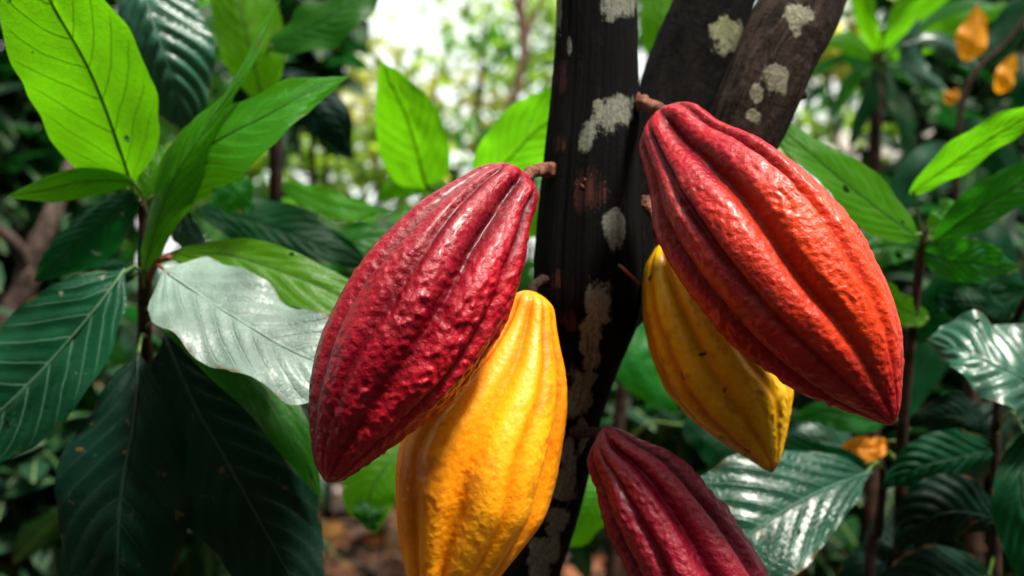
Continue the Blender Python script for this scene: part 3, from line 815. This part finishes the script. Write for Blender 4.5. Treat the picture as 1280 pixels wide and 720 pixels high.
leaf(F_, [(1285, 540, .84), (1278, 610, .82), (1290, 680, .82), (1310, 780, .84)], (36, 36), (.3, .3), 'dark', wave=.003, quilt=.004, nveins=9, node=(1250, 530, .95), seed=74)
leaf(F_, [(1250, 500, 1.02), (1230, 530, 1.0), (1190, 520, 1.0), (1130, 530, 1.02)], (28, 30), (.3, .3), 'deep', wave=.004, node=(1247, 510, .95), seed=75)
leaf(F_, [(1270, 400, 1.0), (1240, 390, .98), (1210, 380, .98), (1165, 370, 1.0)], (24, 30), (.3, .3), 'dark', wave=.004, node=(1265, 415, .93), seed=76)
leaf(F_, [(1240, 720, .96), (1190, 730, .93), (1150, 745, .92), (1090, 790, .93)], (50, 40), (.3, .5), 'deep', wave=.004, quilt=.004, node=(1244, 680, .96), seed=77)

G_ = sapling('coffee_shrub', 'low shrub behind the maroon pod with a shiny corrugated leaf', 'shrub',
             [(1100, 575, .93, 4), (1104, 600, .94, 5), (1098, 660, .95, 6), (1085, 760, .96, 7), gstem(1080, 0, 1.0, 12)], None)
leaf(G_, [(1090, 590, .88), (1030, 612, .84), (960, 652, .81), (890, 706, .80), (800, 790, .81)], (86, 66), (.48, -.4), 'quilt', prof=[.08, .45, .78, .95, 1, 1, .85, .5, 0], wave=.004, quilt=.006, nveins=11, node=(1101, 585, .93), seed=81, dents=.05)
leaf(G_, [(1086, 582, .95), (1010, 578, .93), (940, 585, .92), (850, 600, .93)], (30, 24), (-.3, .6), 'dark', wave=.004, quilt=.003, node=(1101, 580, .93), seed=82)
leaf(G_, [(1095, 650, 1.0), (1110, 700, .98), (1080, 740, .97), (1050, 800, .98)], (40, 40), (.3, .3), 'deep', wave=.004, node=(1100, 640, .95), seed=83)

# strap leaved plant at the top right
S_ = sapling('strap_leaved_plant', 'rosette of long bright strap leaves above the fence, top right', 'plant',
             [(1098, 60, 1.75, 7), (1096, 120, 1.75, 8), (1092, 240, 1.76, 8), (1090, 400, 1.78, 9), gstem(1088, 0, 1.8, 10)], None)
for i, (sp, W_, mt) in enumerate([
    ([(1100, 70, 1.72), (1086, 30, 1.66), (1080, -20, 1.62), (1070, -110, 1.6)], 15, 'lime'),
    ([(1102, 66, 1.72), (1130, 30, 1.66), (1175, -6, 1.6), (1240, -50, 1.56)], 12, 'fresh'),
    ([(1104, 66, 1.75), (1120, 30, 1.72), (1140, -20, 1.7), (1160, -80, 1.7)], 11, 'lime'),
    ([(1106, 72, 1.72), (1150, 56, 1.66), (1200, 30, 1.62), (1290, -2, 1.6)], 15, 'fresh'),
    ([(1094, 74, 1.75), (1070, 56, 1.74), (1050, 50, 1.74), (1020, 60, 1.74)], 13, 'fresh'),
    ([(1096, 80, 1.72), (1076, 90, 1.7), (1060, 110, 1.7), (1040, 150, 1.7)], 10, 'mid'),
    ([(1104, 80, 1.72), (1140, 92, 1.7), (1170, 110, 1.68), (1200, 150, 1.66)], 13, 'mid'),
    ([(1102, 84, 1.7), (1120, 120, 1.68), (1135, 160, 1.66), (1140, 220, 1.66)], 12, 'dark'),
    ([(1096, 84, 1.72), (1090, 120, 1.7), (1076, 150, 1.7), (1060, 190, 1.7)], 11, 'dark'),
    ([(1108, 70, 1.8), (1160, 30, 1.8), (1220, 10, 1.8), (1300, 30, 1.8)], 14, 'mid'),
]):
    leaf(S_, sp, (W_, W_), (.3, .3), mt, wave=.004, nw=2, quilt=.0006, seed=90 + i, node=(1098, 100, 1.75), nu=40, hv=6)

O_ = sapling('variegated_shrub', 'shrub with a few glowing orange leaves at the top right corner', 'shrub',
             [(1320, -40, 1.5, 2.5), (1265, 45, 1.5, 3), (1205, 120, 1.5, 3.5), (1196, 300, 1.52, 5), (1215, 500, 1.54, 10), gstem(1218, 0, 1.56, 12)], None)
for i, (sp, W_, mt) in enumerate([
    ([(1206, 76, 1.42), (1214, 56, 1.4), (1220, 36, 1.4), (1222, 6, 1.4)], 20, 'orange'),
    ([(1246, 116, 1.42), (1256, 100, 1.4), (1262, 84, 1.4), (1270, 66, 1.4)], 13, 'orange'),
    ([(1180, 126, 1.45), (1188, 122, 1.44), (1194, 118, 1.44), (1200, 112, 1.44)], 9, 'orange'),
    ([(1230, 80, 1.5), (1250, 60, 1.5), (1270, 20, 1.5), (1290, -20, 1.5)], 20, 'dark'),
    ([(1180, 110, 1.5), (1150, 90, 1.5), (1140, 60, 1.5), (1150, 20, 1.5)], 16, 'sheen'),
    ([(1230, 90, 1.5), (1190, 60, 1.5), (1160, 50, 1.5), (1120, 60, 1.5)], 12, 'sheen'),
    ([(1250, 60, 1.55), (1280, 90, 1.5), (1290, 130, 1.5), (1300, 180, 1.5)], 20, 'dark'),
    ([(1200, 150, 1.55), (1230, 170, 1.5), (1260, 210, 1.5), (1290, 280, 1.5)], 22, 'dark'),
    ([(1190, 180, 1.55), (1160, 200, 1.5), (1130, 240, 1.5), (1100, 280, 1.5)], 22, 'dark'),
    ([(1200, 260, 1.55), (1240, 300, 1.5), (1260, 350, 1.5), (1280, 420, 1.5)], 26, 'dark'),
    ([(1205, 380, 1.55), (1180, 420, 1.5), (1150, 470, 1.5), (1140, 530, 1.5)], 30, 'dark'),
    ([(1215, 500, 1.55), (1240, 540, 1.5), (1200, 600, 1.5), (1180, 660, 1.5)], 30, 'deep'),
]):
    leaf(O_, sp, (W_, W_), (.3, .3), mt, wave=.003, nw=2, quilt=.001, seed=110 + i, node=None, nu=40, hv=6,
         label='glowing orange leaf' if mt == 'orange' else None)


# ------------------------------------------------------------------ background vegetation
LEAF2 = [(0, 0), (.18, .62), (.45, 1.0), (.75, .72), (1, 0), (.75, -.72), (.45, -1.0), (.18, -.62)]


def leaf_cloud(name, pts, size, aspect, mat, parent, up=.3, droop=.4):
    """many small separate leaves, each folded a little along its rib, through a volume"""
    V, F, UV = [], [], []
    for p in pts:
        L = size * random.uniform(.6, 1.25)
        wd = L * aspect
        d = Vector((random.gauss(0, 1), random.gauss(0, 1), random.gauss(-droop, .6))).normalized()
        n = Vector((random.gauss(0, .6), random.gauss(0, .6), 1 + up)).normalized()
        s = d.cross(n)
        if s.length < .05:
            continue
        s.normalize()
        n = s.cross(d)
        b = len(V)
        curl = random.uniform(.05, .25)
        p = Vector(p)
        for (a, w_) in LEAF2:
            q = p + d * (a * L) + s * (w_ * wd * .5) + n * (abs(w_) * wd * .15) - n * (a * a * L * curl)
            V.append(q[:])
            UV.append((a, .5 + w_ * .5))
        F.append((b, b + 1, b + 7))
        F.append((b + 1, b + 2, b + 6, b + 7))
        F.append((b + 2, b + 3, b + 5, b + 6))
        F.append((b + 3, b + 4, b + 5))
    return mesh_obj(name, V, F, mat, parent, UV, smooth=False)


def blob_points(n, c, r, clumps, spread=.35):
    cs = []
    while len(cs) < clumps:
        q = Vector((random.uniform(-1, 1), random.uniform(-1, 1), random.uniform(-1, 1)))
        if q.length < 1:
            cs.append(q)
    out = []
    for _ in range(n):
        q = random.choice(cs) + Vector((random.gauss(0, spread), random.gauss(0, spread), random.gauss(0, spread * .8)))
        z = c[2] + q.z * r[2]
        if z < .05:
            z = random.uniform(.05, .5)
        out.append((c[0] + q.x * r[0], c[1] + q.y * r[1], z))
    return out


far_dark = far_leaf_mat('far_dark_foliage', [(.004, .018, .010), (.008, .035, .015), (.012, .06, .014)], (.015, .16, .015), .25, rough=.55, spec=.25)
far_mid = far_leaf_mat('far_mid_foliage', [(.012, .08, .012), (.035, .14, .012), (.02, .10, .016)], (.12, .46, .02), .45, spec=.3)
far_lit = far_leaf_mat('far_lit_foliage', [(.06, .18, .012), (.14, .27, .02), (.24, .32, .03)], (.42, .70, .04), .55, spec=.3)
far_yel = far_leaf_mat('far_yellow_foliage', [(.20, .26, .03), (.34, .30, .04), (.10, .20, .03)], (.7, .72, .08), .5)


def bush(name, label, cat, x, y, d, rpx, n, size, mat, clumps=12, aspect=.42, group=None, ry=None, spread=.35, trunk=None, rd=.5):
    """a shrub or tree: crown centred under photo pixel x, y at depth d, half sizes rpx (pixels)"""
    c = P(x, y, d)
    rx, rz = rpx[0] * K * d, rpx[1] * K * d
    ryy = ry if ry is not None else max(.15, rx * rd)
    t = thing(name, label, cat, (c[0], c[1], 0), group)
    leaf_cloud('crown', blob_points(n, c, (rx, ryy, rz), clumps, spread), size, aspect, mat, t)
    tr = trunk or .012 + .010 * rx
    top = c[2] + rz * .6
    nb = 5
    lean = random.uniform(-.15, .15) * rx
    tube('trunk', [(c[0] + lean, c[1], -.05, tr * 1.4), (c[0], c[1], top * .35, tr), (c[0] + lean * .4, c[1] + .02, top * .7, tr * .7), (c[0] - lean, c[1], top, tr * .3)],
         bark_far_dark if mat is far_dark else bark_far, t, nu=30, nv=10, bump=.15)
    for k in range(nb):
        a = random.uniform(0, 6.28)
        z0 = top * random.uniform(.4, .85)
        e = (c[0] + math.cos(a) * rx * .8, c[1] + math.sin(a) * ryy * .8, z0 + rz * random.uniform(.2, .6))
        tube('branch', [(c[0], c[1], z0, tr * .5), ((c[0] + e[0]) / 2, (c[1] + e[1]) / 2, z0 * .4 + e[2] * .6 - .02, tr * .35), (*e, tr * .12)],
             bark_far, t, nu=10, nv=6)
    return t


UG = 'understorey shrubs behind the saplings'
UL = 'out of focus dark shrub filling the shade behind the saplings'
# low dark understorey 1.6 to 4 m away
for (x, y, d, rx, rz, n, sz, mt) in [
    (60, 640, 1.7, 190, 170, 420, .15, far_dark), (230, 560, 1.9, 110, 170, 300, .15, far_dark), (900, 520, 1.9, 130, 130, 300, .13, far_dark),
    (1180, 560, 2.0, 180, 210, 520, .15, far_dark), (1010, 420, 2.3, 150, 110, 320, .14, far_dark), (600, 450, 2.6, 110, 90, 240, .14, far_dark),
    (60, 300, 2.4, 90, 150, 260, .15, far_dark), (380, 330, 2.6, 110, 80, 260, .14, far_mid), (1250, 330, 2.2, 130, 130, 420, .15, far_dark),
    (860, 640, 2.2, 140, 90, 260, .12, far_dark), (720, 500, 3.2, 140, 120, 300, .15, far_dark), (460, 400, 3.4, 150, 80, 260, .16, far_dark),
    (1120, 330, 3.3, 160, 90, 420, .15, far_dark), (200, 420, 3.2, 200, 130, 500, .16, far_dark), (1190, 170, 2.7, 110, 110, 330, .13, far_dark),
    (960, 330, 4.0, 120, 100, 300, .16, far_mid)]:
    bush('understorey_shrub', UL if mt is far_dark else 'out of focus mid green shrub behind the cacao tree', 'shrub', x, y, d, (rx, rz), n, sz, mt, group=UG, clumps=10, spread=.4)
# dark masses at the upper left and upper right
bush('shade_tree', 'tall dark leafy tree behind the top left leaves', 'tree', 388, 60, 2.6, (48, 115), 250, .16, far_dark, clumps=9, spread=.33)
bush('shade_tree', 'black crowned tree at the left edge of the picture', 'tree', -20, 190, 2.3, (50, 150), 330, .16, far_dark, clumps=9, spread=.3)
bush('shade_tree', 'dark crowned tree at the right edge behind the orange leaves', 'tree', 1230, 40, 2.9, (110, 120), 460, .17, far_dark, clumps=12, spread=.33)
# bright backlit foliage round the sky gaps
BG = 'sunlit trees in the clearing'
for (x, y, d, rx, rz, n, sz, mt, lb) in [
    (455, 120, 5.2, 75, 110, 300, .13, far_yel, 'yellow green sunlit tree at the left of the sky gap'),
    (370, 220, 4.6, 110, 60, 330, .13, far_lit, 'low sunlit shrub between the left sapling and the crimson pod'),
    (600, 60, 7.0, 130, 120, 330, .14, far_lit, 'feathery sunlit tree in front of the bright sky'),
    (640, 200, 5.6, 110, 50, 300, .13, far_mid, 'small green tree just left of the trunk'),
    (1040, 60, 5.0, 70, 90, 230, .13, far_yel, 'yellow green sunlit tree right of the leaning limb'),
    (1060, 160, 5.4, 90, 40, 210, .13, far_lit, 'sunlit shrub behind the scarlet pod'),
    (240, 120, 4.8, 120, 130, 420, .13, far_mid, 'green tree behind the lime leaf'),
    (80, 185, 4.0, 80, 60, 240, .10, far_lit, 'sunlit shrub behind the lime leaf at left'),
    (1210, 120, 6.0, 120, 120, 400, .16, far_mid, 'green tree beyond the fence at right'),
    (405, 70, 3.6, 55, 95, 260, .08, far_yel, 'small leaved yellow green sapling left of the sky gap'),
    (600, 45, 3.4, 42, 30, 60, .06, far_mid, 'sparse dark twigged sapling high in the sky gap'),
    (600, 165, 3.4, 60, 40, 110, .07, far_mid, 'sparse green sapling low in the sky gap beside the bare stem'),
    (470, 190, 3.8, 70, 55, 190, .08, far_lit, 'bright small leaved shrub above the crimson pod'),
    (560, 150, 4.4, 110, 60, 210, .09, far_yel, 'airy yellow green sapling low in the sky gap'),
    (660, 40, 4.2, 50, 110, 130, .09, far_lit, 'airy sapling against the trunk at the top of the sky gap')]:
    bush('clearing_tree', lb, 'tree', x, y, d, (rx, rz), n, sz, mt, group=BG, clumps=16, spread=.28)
# far edge of the wood
for k in range(16):
    x = -500 + k * 155 + random.uniform(-40, 40)
    d = random.uniform(9, 14)
    gap = 380 < x < 720 or 980 < x < 1090
    yy = 320 if gap else 110
    bush('forest_tree', 'distant blurred forest tree at the edge of the clearing', 'tree', x, yy, d, (110, 70 if gap else 210), 620 if gap else 900, .34,
         far_mid if k % 3 else far_dark, group='forest trees beyond the clearing', clumps=20, spread=.25, trunk=.14)
# unseen trees added beside and behind the viewpoint to block sky light
for (x, y, z, r, n) in [(-2.6, .4, 2.0, 1.1, 1100), (-2.5, -1.6, 1.8, 1.3, 1500), (-1.2, -3.0, 1.7, 1.3, 1600), (.6, -3.2, 1.6, 1.3, 1600), (2.2, -2.6, 1.7, 1.3, 1500),
                        (3.2, -.6, 1.9, 1.2, 1200), (3.6, 1.6, 2.0, 1.1, 900), (-1.7, 1.2, 2.7, .8, 800), (-.4, -2.4, 3.3, .9, 900), (1.2, -2.2, 3.5, .7, 500)]:
    t = thing('unseen_tree', 'unseen leafy tree added to block sky light', 'tree', (x, y, 0), 'unseen trees added round the viewpoint')
    leaf_cloud('crown', blob_points(n, (x, y, z), (r, r, r * 1.1), 14, .3), .26, .42, far_dark, t)
    tube('trunk', [(x, y, -.05, .09), (x + .05, y, z * .5, .07), (x, y + .05, z, .04)], bark_far_dark, t, nu=20, nv=12, bump=.15)

# bare twigs in the sky gap
T_ = thing('bare_sapling', 'thin bare forked sapling against the bright sky left of the trunk', 'sapling', (P(630, 400, 2.6)[0], 2.6, 0))
px_tube('trunk', [(652, -80, 2.6, 5), (650, 0, 2.6, 6), (655, 55, 2.6, 5.5), (646, 110, 2.6, 5), (634, 150, 2.6, 5), (630, 300, 2.6, 7), gstem(630, 0, 2.6, 8)], bark_twig, T_, nu=50, nv=10, bump=.2)
px_tube('branch', [(655, 58, 2.6, 4), (664, 30, 2.6, 3), (676, 0, 2.6, 3), (690, -60, 2.6, 2)], bark_twig, T_, nu=16, nv=8)
px_tube('branch', [(650, 20, 2.6, 3), (640, 0, 2.6, 2.5), (622, -40, 2.6, 2)], bark_twig, T_, nu=16, nv=8)
bark_pink = bark_mat('pinkish_bark', (.03, .022, .018), (.15, .10, .085), scale=.4)
U_ = thing('leaning_tree', 'pinkish grey leaning trunk low at the left edge', 'tree', (P(10, 400, 1.9)[0], 1.9, 0))
px_tube('trunk', [(90, 200, 1.95, 6), (60, 280, 1.9, 12), (30, 360, 1.9, 16), (10, 450, 1.9, 18), gstem(0, 0, 1.9, 22)], bark_pink, U_, nu=40, nv=14, bump=.2)
px_tube('branch', [(40, 340, 1.9, 10), (15, 300, 1.85, 8), (-30, 270, 1.8, 6)], bark_pink, U_, nu=16, nv=10, bump=.2)

# pale fence far off at the right
fm = simple_mat('pale_paint', (.62, .58, .50), (.5, .46, .4), 12, .6)
Fx = thing('rail_fence', 'pale rail fence showing as bright dashes behind the right sapling', 'fence', (P(1110, 300, 4.6)[0], 4.6, 0))
def box(name, c, s, mat, parent):
    V = [(c[0] + sx * s[0] / 2, c[1] + sy * s[1] / 2, c[2] + sz * s[2] / 2) for sx in (-1, 1) for sy in (-1, 1) for sz in (-1, 1)]
    F = [(0, 1, 3, 2), (4, 6, 7, 5), (0, 4, 5, 1), (2, 3, 7, 6), (0, 2, 6, 4), (1, 5, 7, 3)]
    o = mesh_obj(name, V, F, mat, parent, smooth=False)
    b = o.modifiers.new('bevel', 'BEVEL')
    b.width = min(s) * .15
    b.segments = 2
    return o
fc = P(1110, 190, 4.6)
for dz in (0, -.30, -.75):
    box('rail', (fc[0], 4.6, fc[2] + dz), (1.3, .03, .05), fm, Fx)
for k in range(4):
    box('post', (fc[0] - .6 + k * .4, 4.64, (fc[2] + .1) / 2), (.06, .045, fc[2] + .1), fm, Fx)

# ------------------------------------------------------------------ ground
gm = N('forest_floor')
ob = gm.n('TexCoord').outputs[3]
g1 = gm.noise(ob, 3.0, 6)
g2 = gm.noise(ob, 26, 6, .65)
cc = gm.mix(gm.smooth(g1, .4, .6), (.020, .013, .009), (.045, .028, .018))
cc = gm.mix(gm.math('MULTIPLY', gm.smooth(g2, .5, .65), .6), cc, (.10, .05, .03))
bb = gm.n('Bump', {'Strength': .9, 'Distance': .03, 'Height': g2}).outputs[0]
gmat = gm.out(gm.n('BsdfPrincipled', {'Base Color': cc, 'Roughness': .95, 'Normal': bb, 'Specular IOR Level': .1}).outputs[0])
gs = 90
GV, GF = [], []
xs = np.sinh(np.linspace(-4.4, 4.4, gs)) * 6.0
for yv in xs:
    for xv in xs:
        GV.append((xv, yv, .04 * noise.noise(Vector((xv * .6, yv * .6, 0))) + .015 * noise.noise(Vector((xv * 3, yv * 3, 4))) - .03))
g = mesh_obj('ground', GV, grid_faces(gs, gs, False), gmat)
g['kind'] = 'structure'
litter = far_leaf_mat('litter_leaves', [(.05, .02, .012), (.22, .07, .03), (.32, .10, .05), (.12, .05, .03), (.36, .15, .03)], (.3, .1, .03), .15)
pts = []
for _ in range(9000):
    y = 1.0 + 9 * random.random() ** 1.6
    x = random.uniform(-1, 1) * (y * .65 + .4)
    pts.append((x, y, random.uniform(.0, .05)))
lt = leaf_cloud('leaf_litter', pts, .14, .45, litter, None, up=1.2, droop=0)
lt['kind'] = 'stuff'
lt['label'] = 'orange brown fallen leaves covering the shaded forest floor'
lt['category'] = 'leaf litter'
